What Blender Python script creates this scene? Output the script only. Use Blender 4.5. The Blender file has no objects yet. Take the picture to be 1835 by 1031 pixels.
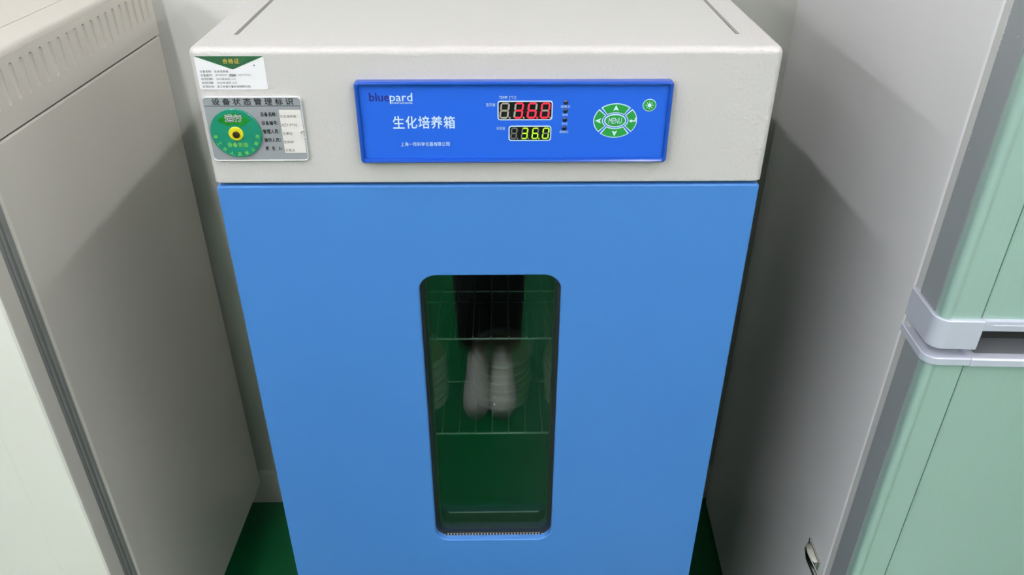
import bpy, bmesh, math, random
from mathutils import Matrix, Vector
random.seed(4)
R = math.radians
SC = bpy.context.scene
COL = SC.collection

# ------------------------------------------------------------------ camera
T = 1.33                      # height of the incubator top above the floor
cam = bpy.data.cameras.new('camera')
cam.sensor_fit = 'HORIZONTAL'
cam.sensor_width = 36.0
cam.lens = 36.0 * 1442.12 / 1835.0
cam.clip_start = 0.01
camo = bpy.data.objects.new('camera', cam)
COL.objects.link(camo)
camo.matrix_world = (Matrix.Translation((0.0107, -0.756, T + 0.2079)) @ Matrix.Rotation(R(-0.9844), 4, 'Z')
                     @ Matrix.Rotation(R(90 - 32.011), 4, 'X') @ Matrix.Rotation(R(0.1856), 4, 'Z'))
SC.camera = camo

# ------------------------------------------------------------------ world, exposure
w = bpy.data.worlds.new('world')
SC.world = w
w.use_nodes = True
w.node_tree.nodes['Background'].inputs[0].default_value = (0.8, 0.85, 0.9, 1)
w.node_tree.nodes['Background'].inputs[1].default_value = 0.05
SC.view_settings.view_transform = 'Standard'
SC.view_settings.look = 'None'
SC.view_settings.gamma = 1.0
SC.view_settings.use_curve_mapping = False
SC.view_settings.exposure = 0.0
LAMP = 140.0                  # emission of the ceiling tubes
CEIL = 2.67
# (x, y) of battens: first row from shadows, three unseen rows added for front light
LAMPS = [(0.84, -0.85), (-0.70, -0.85), (-2.20, -0.85)]
for ly, lx in ((-2.2, -1.30), (-3.6, -2.05), (-5.0, -2.60)):
    LAMPS += [(2.40, ly), (0.92, ly), (lx, ly), (lx - 1.35, ly)]
SC.cycles.max_bounces = 8
SC.cycles.diffuse_bounces = 4
SC.cycles.glossy_bounces = 4
SC.cycles.transparent_max_bounces = 24
SC.cycles.adaptive_threshold = 0.02


# ------------------------------------------------------------------ materials
def lin(c):
    out = []
    for v in c:
        v = v / 255.0
        out.append(v / 12.92 if v <= 0.04045 else ((v + 0.055) / 1.055) ** 2.4)
    return (*out, 1.0)


def mat(name, rgb, rough=0.5, metal=0.0, var=0.04, vscale=6.0, bump=0.0, bscale=200.0, bdist=0.001, coat=0.0,
        stretch=None, emit=None, estr=0.0, spec=0.5, rvar=0.0, coatrough=0.1):
    m = bpy.data.materials.new(name)
    m.use_nodes = True
    nt = m.node_tree
    b = nt.nodes['Principled BSDF']
    b.inputs['Roughness'].default_value = rough
    b.inputs['Metallic'].default_value = metal
    b.inputs['Specular IOR Level'].default_value = spec
    b.inputs['Coat Weight'].default_value = coat
    b.inputs['Coat Roughness'].default_value = coatrough
    c = lin(rgb)
    tc = nt.nodes.new('ShaderNodeTexCoord')
    mp = nt.nodes.new('ShaderNodeMapping')
    nt.links.new(tc.outputs['Object'], mp.inputs['Vector'])
    if stretch:
        mp.inputs['Scale'].default_value = stretch
    n = nt.nodes.new('ShaderNodeTexNoise')
    n.inputs['Scale'].default_value = vscale
    n.inputs['Detail'].default_value = 4
    nt.links.new(mp.outputs[0], n.inputs['Vector'])
    mx = nt.nodes.new('ShaderNodeMix')
    mx.data_type = 'RGBA'
    mx.inputs[6].default_value = tuple(x * (1 - var) for x in c[:3]) + (1,)
    mx.inputs[7].default_value = tuple(min(1, x * (1 + var)) for x in c[:3]) + (1,)
    nt.links.new(n.outputs['Fac'], mx.inputs[0])
    nt.links.new(mx.outputs[2], b.inputs['Base Color'])
    if rvar:
        ma = nt.nodes.new('ShaderNodeMath')
        ma.operation = 'MULTIPLY_ADD'
        ma.inputs[1].default_value = rvar
        ma.inputs[2].default_value = rough - rvar / 2
        nt.links.new(n.outputs['Fac'], ma.inputs[0])
        nt.links.new(ma.outputs[0], b.inputs['Roughness'])
    if bump:
        n2 = nt.nodes.new('ShaderNodeTexNoise')
        n2.inputs['Scale'].default_value = bscale
        n2.inputs['Detail'].default_value = 2
        nt.links.new(mp.outputs[0], n2.inputs['Vector'])
        bp = nt.nodes.new('ShaderNodeBump')
        bp.inputs['Strength'].default_value = bump
        bp.inputs['Distance'].default_value = bdist
        nt.links.new(n2.outputs['Fac'], bp.inputs['Height'])
        nt.links.new(bp.outputs[0], b.inputs['Normal'])
    if emit:
        b.inputs['Emission Color'].default_value = lin(emit)
        b.inputs['Emission Strength'].default_value = estr
    return m


def glass_mat(name, tint, ior=1.45, rough=0.0, refl=1.0, haze=0.0):
    """thin clear sheet: Fresnel mix of see-through and mirror, both sides"""
    m = bpy.data.materials.new(name)
    m.use_nodes = True
    nt = m.node_tree
    nt.nodes.remove(nt.nodes['Principled BSDF'])
    out = nt.nodes['Material Output']
    tr = nt.nodes.new('ShaderNodeBsdfTransparent')
    tr.inputs[0].default_value = (*tint, 1)
    gl = nt.nodes.new('ShaderNodeBsdfGlossy')
    gl.inputs['Color'].default_value = (refl, refl, refl, 1)
    gl.inputs['Roughness'].default_value = rough
    ge = nt.nodes.new('ShaderNodeNewGeometry')
    ma = nt.nodes.new('ShaderNodeMath')
    ma.operation = 'MULTIPLY_ADD'
    ma.inputs[1].default_value = -(ior - 1 / ior)
    ma.inputs[2].default_value = ior
    nt.links.new(ge.outputs['Backfacing'], ma.inputs[0])
    fr = nt.nodes.new('ShaderNodeFresnel')
    nt.links.new(ma.outputs[0], fr.inputs['IOR'])
    mx = nt.nodes.new('ShaderNodeMixShader')
    nt.links.new(fr.outputs[0], mx.inputs[0])
    nt.links.new(tr.outputs[0], mx.inputs[1])
    nt.links.new(gl.outputs[0], mx.inputs[2])
    if haze:
        df = nt.nodes.new('ShaderNodeBsdfDiffuse')
        df.inputs[0].default_value = (0.9, 0.9, 0.86, 1)
        m2 = nt.nodes.new('ShaderNodeMixShader')
        m2.inputs[0].default_value = haze
        nt.links.new(mx.outputs[0], m2.inputs[1])
        nt.links.new(df.outputs[0], m2.inputs[2])
        mx = m2
    nt.links.new(mx.outputs[0], out.inputs['Surface'])
    return m


M = {
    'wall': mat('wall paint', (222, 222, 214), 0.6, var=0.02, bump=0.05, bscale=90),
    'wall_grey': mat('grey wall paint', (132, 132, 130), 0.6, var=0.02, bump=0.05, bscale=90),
    'body_side': mat('gap darkening body steel', (30, 32, 32), 0.45, var=0.03),  # unseen body sides made near black to cut bounce light in the gap
    'ceiling': mat('ceiling paint', (176, 176, 172), 0.8, var=0.02),
    'floor': mat('green epoxy floor', (6, 97, 53), 0.28, var=0.06, vscale=3, bump=0.04, bscale=40, coat=0.3),
    'baseboard': mat('grey skirting', (222, 219, 214), 0.4, var=0.03),
    'hood': mat('off white powder coat', (181, 179, 175), 0.42, var=0.012, vscale=14, bump=0.6, bscale=300, bdist=0.0011),
    'hoodtop': mat('off white smooth coat', (178, 178, 173), 0.4, var=0.012, vscale=10, bump=0.12, bscale=330, bdist=0.0005),
    'blue': mat('blue door enamel', (62, 115, 179), 0.38, var=0.02, vscale=5, bump=0.05, bscale=240, bdist=0.0004),
    'rim': mat('panel rim blue', (22, 69, 159), 0.22, var=0.02, coat=0.4),
    'panel': mat('panel membrane blue', (31, 87, 192), 0.35, var=0.015, vscale=3, bump=0.04, bscale=400, bdist=0.0003),
    'white_print': mat('white print', (190, 211, 225), 0.5, var=0.01),
    'navy_print': mat('navy print', (12, 14, 96), 0.8, var=0.01),
    'black_print': mat('black print', (22, 26, 29), 0.5, var=0.02),
    'grey_print': mat('grey print', (100, 100, 100), 0.6, var=0.02),
    'midgrey_print': mat('mid grey print', (70, 70, 70), 0.6, var=0.02),
    'gold_print': mat('gold print', (189, 162, 70), 0.5, var=0.02),
    'lime_print': mat('lime print', (127, 193, 76), 0.5, var=0.02),
    'key_green': mat('key green', (29, 127, 55), 0.4, var=0.03),
    'display': mat('display black', (19, 19, 20), 0.25, var=0.02),
    'seg_off': mat('unlit segment', (150, 143, 130), 0.5, var=0.03),
    'seg_off2': mat('unlit segment grey', (98, 98, 96), 0.5, var=0.03),
    'seg_red': mat('lit red segment', (120, 10, 25), 0.5, emit=(255, 42, 72), estr=1.15),
    'seg_green': mat('lit green segment', (70, 110, 10), 0.5, emit=(190, 250, 40), estr=0.95),
    'led': mat('dark indicator lens', (12, 19, 43), 0.2, var=0.02),
    'paper': mat('white sticker paper', (213, 213, 214), 0.5, var=0.01),
    'slip': mat('paper slip', (201, 199, 192), 0.7, var=0.01),
    'cert_green': mat('dark green print', (27, 76, 43), 0.5, var=0.02),
    'silver': mat('silver plate', (148, 151, 155), 0.4, metal=0.25, var=0.02),
    'acrylic': mat('clear acrylic edge', (201, 204, 204), 0.15, var=0.01, coat=0.5),
    'teal': mat('teal dial', (22, 114, 89), 0.3, var=0.03, coat=0.3),
    'run_green': mat('run sector green', (10, 110, 20), 0.4, var=0.04),
    'yellow': mat('yellow hub', (201, 193, 29), 0.3, var=0.03),
    'brass_dark': mat('dark screw', (52, 39, 17), 0.35, metal=0.6, var=0.2, vscale=900, bump=0.6, bscale=900),
    'cabinet': mat('beige grey enamel', (211, 206, 195), 0.32, var=0.015, vscale=4, bump=0.03, bscale=260, bdist=0.0004),
    'cabinet_front': mat('cream enamel', (222, 221, 211), 0.4, var=0.012, vscale=4),
    'cabinet_top': mat('cream top enamel', (192, 188, 178), 0.45, var=0.012, vscale=4),
    'seam': mat('dark seam', (44, 44, 38), 0.8, var=0.2, vscale=60),
    'gasket': mat('grey gasket', (182, 182, 180), 0.5, var=0.06, vscale=30),
    'gasket_cab': mat('sage gasket', (132, 134, 130), 0.5, var=0.06, vscale=30),
    'gasket_dark': mat('dark gasket rib', (56, 60, 72), 0.45, var=0.06, vscale=30),
    'fridge_side': mat('fridge side enamel', (210, 209, 209), 0.3, var=0.015, vscale=3, bump=0.03, bscale=160, bdist=0.0004),
    'fridge_flange': mat('fridge flange', (168, 168, 166), 0.35, var=0.02),
    'door_side': mat('dark grey door cap', (136, 141, 143), 0.35, var=0.05, vscale=9, stretch=(1, 1, 0.2), coat=0.2),
    'door_green': mat('brushed green panel', (160, 188, 177), 0.34, metal=0.25, var=0.035, vscale=240, stretch=(1, 1, 0.012),
                      bump=0.08, bscale=500, bdist=0.0003),
    'trim': mat('silver plastic trim', (190, 194, 206), 0.35, metal=0.15, var=0.015),
    'trim_dark': mat('recess plastic', (40, 42, 40), 0.5, var=0.05),
    'chrome': mat('chrome', (205, 205, 200), 0.12, metal=1.0, var=0.03),
    'wire': mat('chrome wire', (180, 182, 178), 0.28, metal=0.95, var=0.05, vscale=40),
    'steel': mat('shade darkened liner', (66, 72, 70), 0.4, metal=0.3, var=0.05, vscale=3),  # stainless toned down: shade of the unlit chamber put into the colour
    'rubber': mat('black rubber', (18, 20, 22), 0.6, var=0.1),
    'alu': mat('aluminium spacer', (188, 190, 186), 0.35, metal=0.7, var=0.04, vscale=50),
    'agar': mat('agar jelly', (120, 96, 58), 0.3, var=0.08, vscale=30),
    'trouser': mat('black trousers', (20, 20, 24), 0.85, var=0.2, vscale=40, bump=0.3, bscale=120),
    'jacket': mat('dark jacket', (30, 32, 40), 0.85, var=0.2, vscale=40, bump=0.3, bscale=120),
    'skin': mat('skin', (208, 164, 140), 0.5, var=0.05, vscale=20),
    'hair': mat('black hair', (22, 18, 16), 0.5, var=0.2, vscale=80, bump=0.5, bscale=300),
    'shoe': mat('light shoe', (176, 174, 170), 0.6, var=0.05, vscale=20),
    'phone': mat('black phone', (16, 16, 18), 0.2, var=0.02),
    'eye': mat('dark eye', (20, 14, 12), 0.2, var=0.02),
    'lip': mat('lips', (170, 96, 90), 0.5, var=0.05),
    'lamp_frame': mat('white lamp frame', (240, 240, 238), 0.5, var=0.01),
    'diffuser': mat('lit diffuser', (240, 240, 240), 0.6, emit=(252, 249, 255), estr=LAMP),
    'cord': mat('dark power cord', (24, 26, 28), 0.5, var=0.05),
    'glass': glass_mat('window glass', (0.90, 0.95, 0.93), 1.55),
    'glass_inner': glass_mat('inner window glass', (0.93, 0.96, 0.95), 1.5),
    'dish': glass_mat('clear dish plastic', (0.96, 0.97, 0.96), 1.5, haze=0.055),
}


# ------------------------------------------------------------------ mesh helpers
class MB:
    def __init__(self):
        self.v, self.f, self.mi, self.sm = [], [], [], []

    def add(self, verts, faces, mi=0, smooth=False):
        o = len(self.v)
        self.v += [tuple(v) for v in verts]
        for f in faces:
            self.f.append([i + o for i in f])
            self.mi.append(mi)
            self.sm.append(smooth)
        return self

    def box(self, x0, x1, y0, y1, z0, z1, mi=0):
        v = [(x, y, z) for x in (x0, x1) for y in (y0, y1) for z in (z0, z1)]
        return self.add(v, [(0, 1, 3, 2), (4, 6, 7, 5), (0, 4, 5, 1), (2, 3, 7, 6), (0, 2, 6, 4), (1, 5, 7, 3)], mi)

    def bbox(self, x0, x1, y0, y1, z0, z1, b=0.003, seg=2, mi=0, smooth=True):
        bm = bmesh.new()
        bmesh.ops.create_cube(bm, size=1)
        for v in bm.verts:
            v.co = Vector(((x0 + x1) / 2 + v.co.x * (x1 - x0), (y0 + y1) / 2 + v.co.y * (y1 - y0),
                           (z0 + z1) / 2 + v.co.z * (z1 - z0)))
        bmesh.ops.bevel(bm, geom=bm.edges[:], offset=b, segments=seg, profile=0.5, affect='EDGES')
        bm.verts.index_update()
        self.add([v.co for v in bm.verts], [[v.index for v in f.verts] for f in bm.faces], mi, smooth)
        bm.free()
        return self

    def loft(self, loops, mi=0, cap0=False, cap1=False, smooth=False, mis=None, closed=True):
        n = len(loops[0])
        o = len(self.v)
        for lp in loops:
            self.v += [tuple(q) for q in lp]
        for k in range(len(loops) - 1):
            for i in range(n if closed else n - 1):
                j = (i + 1) % n
                self.f.append([o + k * n + i, o + k * n + j, o + (k + 1) * n + j, o + (k + 1) * n + i])
                self.mi.append(mis[k] if mis else mi)
                self.sm.append(smooth)
        if cap0:
            self.f.append([o + i for i in range(n)][::-1])
            self.mi.append(mis[0] if mis else mi)
            self.sm.append(False)
        if cap1:
            self.f.append([o + (len(loops) - 1) * n + i for i in range(n)])
            self.mi.append(mis[-1] if mis else mi)
            self.sm.append(False)
        return self

    def tube(self, pts, r, n=8, mi=0, closed=False, cap=True):
        pts = [Vector(q) for q in pts]
        loops = []
        L = len(pts)
        up = Vector((0.123, 0.31, 0.94)).normalized()
        for i, q in enumerate(pts):
            a = pts[(i - 1) % L] if (closed or i > 0) else q
            b = pts[(i + 1) % L] if (closed or i < L - 1) else q
            d = (b - a).normalized()
            s = d.cross(up)
            if s.length < 1e-4:
                s = d.cross(Vector((1, 0, 0)))
            s.normalize()
            t = s.cross(d)
            rr = r[i] if isinstance(r, (list, tuple)) else r
            loops.append([q + s * (rr * math.cos(2 * math.pi * k / n)) + t * (rr * math.sin(2 * math.pi * k / n)) for k in range(n)])
        if closed:
            loops.append(loops[0])
        return self.loft(loops, mi, cap and not closed, cap and not closed, True)

    def lathe(self, prof, c=(0, 0, 0), n=32, mi=0, axis='Z', smooth=True):
        loops = []
        for r_, h in prof:
            lp = []
            for k in range(n):
                a = 2 * math.pi * k / n
                if axis == 'Z':
                    lp.append((c[0] + r_ * math.cos(a), c[1] + r_ * math.sin(a), c[2] + h))
                elif axis == 'Y':
                    lp.append((c[0] + r_ * math.cos(a), c[1] + h, c[2] + r_ * math.sin(a)))
                else:
                    lp.append((c[0] + h, c[1] + r_ * math.cos(a), c[2] + r_ * math.sin(a)))
            loops.append(lp)
        return self.loft(loops, mi, prof[0][0] > 1e-6, prof[-1][0] > 1e-6, smooth)

    def prism(self, poly, y0, y1, mi=0):
        """polygon in XZ (list of (x, z)), extruded from y0 (front) to y1 (back)"""
        a = [(x, y0, z) for x, z in poly]
        b = [(x, y1, z) for x, z in poly]
        n = len(poly)
        fs = [list(range(n)), [n + i for i in range(n)][::-1]]
        fs += [[i, n + i, n + (i + 1) % n, (i + 1) % n] for i in range(n)]
        return self.add(a + b, fs, mi)

    def build(self, name, mats, parent=None, recalc=True, angle=35):
        me = bpy.data.meshes.new(name)
        me.from_pydata(self.v, [], self.f)
        if not isinstance(mats, (list, tuple)):
            mats = [mats]
        for m in mats:
            me.materials.append(m)
        me.polygons.foreach_set('material_index', self.mi)
        me.polygons.foreach_set('use_smooth', [True] * len(self.f) if any(self.sm) else [False] * len(self.f))
        if recalc:
            bm = bmesh.new()
            bm.from_mesh(me)
            bmesh.ops.remove_doubles(bm, verts=bm.verts, dist=1e-6)
            bmesh.ops.recalc_face_normals(bm, faces=bm.faces)
            bm.to_mesh(me)
            bm.free()
        me.set_sharp_from_angle(angle=R(angle))
        me.update()
        o = bpy.data.objects.new(name, me)
        COL.objects.link(o)
        o.parent = parent
        if any(self.sm) and angle < 100:
            wn = o.modifiers.new('weighted_normals', 'WEIGHTED_NORMAL')
            wn.weight = 100
            wn.keep_sharp = True
        return o


def rrect(x0, x1, z0, z1, r, seg=6):
    pts = []
    for cx, cz, a0 in ((x1 - r, z1 - r, 0), (x0 + r, z1 - r, 90), (x0 + r, z0 + r, 180), (x1 - r, z0 + r, 270)):
        for k in range(seg + 1):
            a = R(a0 + 90 * k / seg)
            pts.append((cx + r * math.cos(a), cz + r * math.sin(a)))
    return pts


def ell(cx, cz, a, b, n=40):
    return [(cx + a * math.cos(2 * math.pi * k / n), cz + b * math.sin(2 * math.pi * k / n)) for k in range(n)]


def xz(poly, y):
    return [(x, y, z) for x, z in poly]


def tag(o, label=None, cat=None, group=None, kind=None):
    if label:
        o['label'] = label
    if cat:
        o['category'] = cat
    if group:
        o['group'] = group
    if kind:
        o['kind'] = kind
    return o


def empty(name, loc=(0, 0, 0), rz=0.0):
    o = bpy.data.objects.new(name, None)
    COL.objects.link(o)
    o.location = loc
    o.rotation_euler = (0, 0, rz)
    o.empty_display_size = 0.1
    return o


def copy_tree(o, parent=None):
    c = o.copy()
    COL.objects.link(c)
    c.parent = parent
    for ch in list(o.children):
        copy_tree(ch, c)
    return c


def text_mesh(body, bold=0.0, shear=0.0, res=2):
    cu = bpy.data.curves.new('lettering', 'FONT')
    cu.body = body
    cu.size = 1.0
    cu.offset = bold
    cu.shear = shear
    cu.resolution_u = res
    to = bpy.data.objects.new('lettering', cu)
    COL.objects.link(to)
    dg = bpy.context.evaluated_depsgraph_get()
    dg.update()
    me = bpy.data.meshes.new_from_object(to.evaluated_get(dg))
    vs = [tuple(v.co) for v in me.vertices]
    fs = [list(q.vertices) for q in me.polygons]
    bpy.data.objects.remove(to)
    bpy.data.curves.remove(cu)
    bpy.data.meshes.remove(me)
    return vs, fs


def add_text(mb, body, x0, x1, z0, z1, y, bold=0.0, mi=0, rot=0.0, pad=True):
    """text fitted to the box x0..x1, z0..z1 on a plane facing -Y"""
    vs, fs = text_mesh(body, 0.0)
    ax = [v[0] for v in vs]
    az = [v[1] for v in vs]
    sx = (x1 - x0) / (max(ax) - min(ax))
    sz = (z1 - z0) / (max(az) - min(az))
    cx, cz = (x0 + x1) / 2, (z0 + z1) / 2
    mx_, mz_ = (max(ax) + min(ax)) / 2, (max(az) + min(az)) / 2
    out = []
    for v in vs:
        px, pz = (v[0] - mx_) * sx, (v[1] - mz_) * sz
        out.append((cx + px * math.cos(rot) - pz * math.sin(rot), y, cz + px * math.sin(rot) + pz * math.cos(rot)))
    # heavier weight: the same glyph laid again with small offsets (keeps the counters open)
    b = bold * (z1 - z0)
    offs = [(0, 0)] if b <= 0 else [(b * math.cos(R(a)), b * math.sin(R(a))) for a in range(0, 360, 45 if bold > .03 else 90)]
    for k, (dx, dz) in enumerate(offs):
        mb.add([(q[0] + dx, q[1] - k * 1.6e-5, q[2] + dz) for q in out], fs, mi)
    return mb


def text(name, body, x0, x1, z0, z1, y, m, parent, bold=0.0):
    mb = MB()
    add_text(mb, body, x0, x1, z0, z1, y, bold)
    return mb.build(name, m, parent, recalc=False)


# ------------------------------------------------------------------ the room
RX0, RX1, RY0, RY1 = -4.2, 3.2, -6.6, 0.70


def slab(name, x0, x1, y0, y1, z0, z1, m):
    return tag(MB().box(x0, x1, y0, y1, z0, z1).build(name, m), kind='structure')


tag(slab('floor', RX0 - .1, RX1 + .1, RY0 - .1, RY1 + .1, -0.1, 0.0, M['floor']), 'glossy green epoxy floor')
tag(slab('wall_back', RX0 - .1, RX1 + .1, RY1, RY1 + 0.1, 0.0, CEIL, M['wall']), 'off white painted wall behind the incubator')
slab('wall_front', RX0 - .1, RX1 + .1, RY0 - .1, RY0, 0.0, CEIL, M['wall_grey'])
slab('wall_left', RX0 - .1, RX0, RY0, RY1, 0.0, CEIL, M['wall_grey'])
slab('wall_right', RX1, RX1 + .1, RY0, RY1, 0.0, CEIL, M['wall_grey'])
slab('ceiling', RX0 - .1, RX1 + .1, RY0 - .1, RY1 + .1, CEIL, CEIL + 0.1, M['ceiling'])
bb = MB()
prof = [(RY1, 0.0), (RY1 - 0.012, 0.0), (RY1 - 0.012, 0.088), (RY1 - 0.009, 0.096), (RY1, 0.10)]
bb.loft([[(RX0, y, z) for y, z in prof], [(RX1, y, z) for y, z in prof]], cap0=True, cap1=True)
tag(bb.build('baseboard_back', M['baseboard']), 'grey skirting strip along the back wall', kind='structure')

lamp_words = ['right end of the row nearest the incubator', 'middle of the row nearest the incubator',
              'left end of the row nearest the incubator']
for rw in ('second', 'third', 'farthest'):
    lamp_words += ['%s of the added %s row' % (c_, rw) for c_ in ('right end', 'second place from the right', 'third place from the right', 'left end')]
lamp = empty('ceiling_light', (0, 0, CEIL))
MB().bbox(-.03, .03, -.62, .62, -.045, 0.0, .004, 2).build('housing', M['lamp_frame'], lamp)
MB().loft([[(x, y, z) for x, z in ((-.125, -.086), (-.06, -.045), (.06, -.045), (.125, -.086), (.125, -.082), (.06, -.041), (-.06, -.041), (-.125, -.082))] for y in (-.62, .62)],
          cap0=True, cap1=True).build('reflector', M['lamp_frame'], lamp)
MB().lathe([(.016, -.60), (.016, .60)], (0, 0, -.078), 14, axis='Y').build('tube', M['diffuser'], lamp)
for y in (-1, 1):
    MB().bbox(-.018, .018, y * .61 - .010, y * .61 + .010, -.098, -.044, .003, 2).build('socket', M['lamp_frame'], lamp)
for i, (x, y) in enumerate(LAMPS):
    o = lamp if i == 0 else copy_tree(lamp)
    o.location = (x, y, CEIL)
    tag(o, 'white ceiling tube batten, ' + lamp_words[i], 'ceiling light', 'ceiling battens')

# ------------------------------------------------------------------ the incubator
inc = empty('incubator', (0, 0.29, 0))
tag(inc, 'white and blue laboratory incubator with a narrow window in its blue door', 'incubator')
inc_inv = Matrix.Translation((0, -0.29, 0))
ROOTS = []


def under(root, o):
    """parent keeps world coordinates"""
    o.parent = root
    o.matrix_parent_inverse = Matrix.Translation(-root.location)
    return o


HW, HD, HH = 0.28, 0.59, 0.138
# hood: rounded top edge, inset for the lid panel
hb = MB()
prof = [(0.0015, T - HH), (0, T - HH + .0015)]
rr_ = 0.007
loops = []
for ins, z in prof:
    loops.append((ins, z))
for k in range(0, 6):
    a = R(90 * k / 5)
    loops.append((rr_ - rr_ * math.cos(a), T - rr_ + rr_ * math.sin(a)))


def hoodloop(ins, z, r=0.007):
    return [(x, y, z) for x, y in rrect(-HW + ins, HW - ins, ins, HD - ins, max(r - ins * .6, .0015), 4)]


ls = [hoodloop(i_, z_) for i_, z_ in loops]
ins_ = [(x, y, T) for x, y in rrect(-0.2485, 0.2485, 0.0455, 0.545, 0.0012, 4)]
ins2 = [(x, y, T - 0.006) for x, y in rrect(-0.2485, 0.2485, 0.0455, 0.545, 0.0012, 4)]
hb.loft(ls + [ins_, ins2], smooth=True, cap0=True, cap1=True)
hood = under(inc, hb.build('control_housing', M['hood'], angle=40))
tag(hood, 'off white control housing with fine grained coat')
lid = MB().bbox(-0.2448, 0.2448, 0.0462, 0.543, T - 0.0055, T - 0.0003, 0.0008, 2).build('lid_panel', M['hoodtop'], hood)
# body shell (open at the front) and liner
ZB = 0.07
bd = MB()
o_b = rrect(-0.272, 0.272, ZB, T - HH - 0.001, 0.006, 4)
i_b = rrect(-0.225, 0.225, ZB + .13, T - HH - 0.05, 0.02, 4)
bd.loft([xz(o_b, 0.585), xz(o_b, 0.058), xz(i_b, 0.058), xz(i_b, 0.50)], cap0=True)
body = under(inc, bd.build('cabinet_body', M['body_side']))
lin_ = MB()
i_c = rrect(-0.2245, 0.2245, ZB + .1305, T - HH - 0.0505, 0.02, 4)
lin_.loft([xz(i_b, 0.0575), xz(i_c, 0.0575), xz(i_c, 0.48)], cap1=True)
lin_.build('chamber_liner', M['steel'], body)
for sx in (-1, 1):
    for y in (0.06, 0.52):
        ft = MB().lathe([(0.02, 0.0), (0.022, 0.012), (0.012, 0.02), (0.012, ZB + .002)], (sx * 0.22, y, 0), 16).build('foot', M['rubber'])
        under(inc, ft)
# door with rounded window opening
dz0, dz1 = 0.10, T - HH - 0.0028
wx0, wx1, wz0, wz1, wr = -0.0795, 0.0785, T - 0.6745, T - 0.249, 0.02
S = 8
db = MB()
oo = lambda i: rrect(-0.2795 + i, 0.2795 - i, dz0 + i, dz1 - i, 0.004, S)
wi = lambda i: rrect(wx0 - i, wx1 + i, wz0 - i, wz1 + i, wr + i * .8, S)
db.loft([xz(oo(0.0), 0.05), xz(oo(0.0), 0.0032), xz(oo(0.0008), 0.0010), xz(oo(0.0026), 0.0),
         xz(wi(0.0012), 0.0), xz(wi(0.0), 0.0010), xz(wi(0.0), 0.010), xz(wi(0.0), 0.05), xz(oo(0.0), 0.05)],
        smooth=True, mis=[0, 0, 0, 0, 0, 0, 1, 0])
door = under(inc, db.build('door', [M['blue'], M['rubber']], angle=30))
tag(door, 'blue enamelled door with rounded window opening')


def dpart(o, root=door):
    o.parent = root          # root's own world matrix is the identity
    return o


def gl_slab(y0, y1, i, m, name):
    a = rrect(wx0 + i, wx1 - i, wz0 + i, wz1 - i, wr, S)
    return dpart(MB().loft([xz(a, y1), xz(a, y0)], cap0=True, cap1=True).build(name, m))


gl_slab(0.0105, 0.0145, 0.0002, M['glass'], 'window_pane')
gl_slab(0.0285, 0.0325, 0.0002, M['glass_inner'], 'window_pane')
# perforated spacer bar between the panes, a dark seal around it
sp = MB()
a0, a1 = rrect(wx0 + .0003, wx1 - .0003, wz0 + .0003, wz1 - .0003, wr, S), rrect(wx0 + .0065, wx1 - .0065, wz0 + .0045, wz1 - .0065, wr - .005, S)
sp.loft([xz(a0, 0.0150), xz(a1, 0.0150), xz(a1, 0.0280), xz(a0, 0.0280), xz(a0, 0.0150)])
dpart(sp.build('pane_spacer', M['rubber']))
sl_ = MB()
a2, a3 = rrect(wx0 + .0002, wx1 - .0002, wz0 + .0002, wz1 - .0002, wr, S), rrect(wx0 + .0036, wx1 - .0036, wz0 + .0006, wz1 - .0040, wr - .002, S)
sl_.loft([xz(a2, 0.0086), xz(a3, 0.0090), xz(a3, 0.0104), xz(a2, 0.0104), xz(a2, 0.0086)])
dpart(sl_.build('window_seal', M['rubber']))
st = MB()
st.box(wx0 + .010, wx1 - .010, 0.0078, 0.0102, wz0 + .0003, wz0 + .0022, 0)
nd = 32
for k in range(nd):
    x = wx0 + .012 + (wx1 - wx0 - .024) * (k + .5) / nd
    st.box(x - .0012, x + .0012, 0.0076, 0.0096, wz0 + .0010, wz0 + .0024, 1)
dpart(st.build('spacer_strip', [M['alu'], M['rubber']]))
st2 = MB().box(wx0 + .008, wx1 - .008, 0.0485, 0.0505, wz0 - .0005, wz0 + .0008).build('inner_frame_edge', M['alu'])
dpart(st2)
gk = MB()
g0, g1 = rrect(-0.262, 0.262, dz0 + .02, dz1 - .02, .015, S), rrect(-0.245, 0.245, dz0 + .037, dz1 - .037, .01, S)
gk.loft([xz(g0, 0.0502), xz(g1, 0.0502), xz(g1, 0.0578), xz(g0, 0.0578), xz(g0, 0.0502)])
dpart(gk.build('door_gasket', M['rubber']))

# ---- control panel
px0, px1, pz0, pz1 = -0.1272, 0.1775, T - 0.1131, T - 0.0303
pb = MB()
pr = lambda i, r=.004: rrect(px0 + i, px1 - i, pz0 + i, pz1 - i, r, S)
YP = -0.0052
pb.loft([xz(pr(0), 0.0), xz(pr(0), -0.0064), xz(pr(.0006, .0036), -0.0082), xz(pr(.0018, .003), -0.0090), xz(pr(.0034, .0025), -0.0084),
         xz(pr(.0042, .002), YP - .0002), xz(pr(.0046, .002), YP - .0002)], smooth=True, cap0=True)
panel = under(inc, pb.build('control_panel', M['rim'], angle=50))
tag(panel, 'bright blue membrane control panel in a darker blue rim')


def pp(o):
    return dpart(o, panel)


pp(MB().loft([xz(pr(.0046, .002), YP + .004), xz(pr(.0046, .002), YP)], cap0=True, cap1=True).build('panel_face', M['panel']))
Y1, Y2, Y3, Y4 = YP - .0002, YP - .0004, YP - .0006, YP - .0008


def ptext(name, body, x0, x1, z0, z1, m, bold=0.0):
    return pp(text(name, body, x0, x1, T + z0, T + z1, Y1, m, None, bold))


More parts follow.
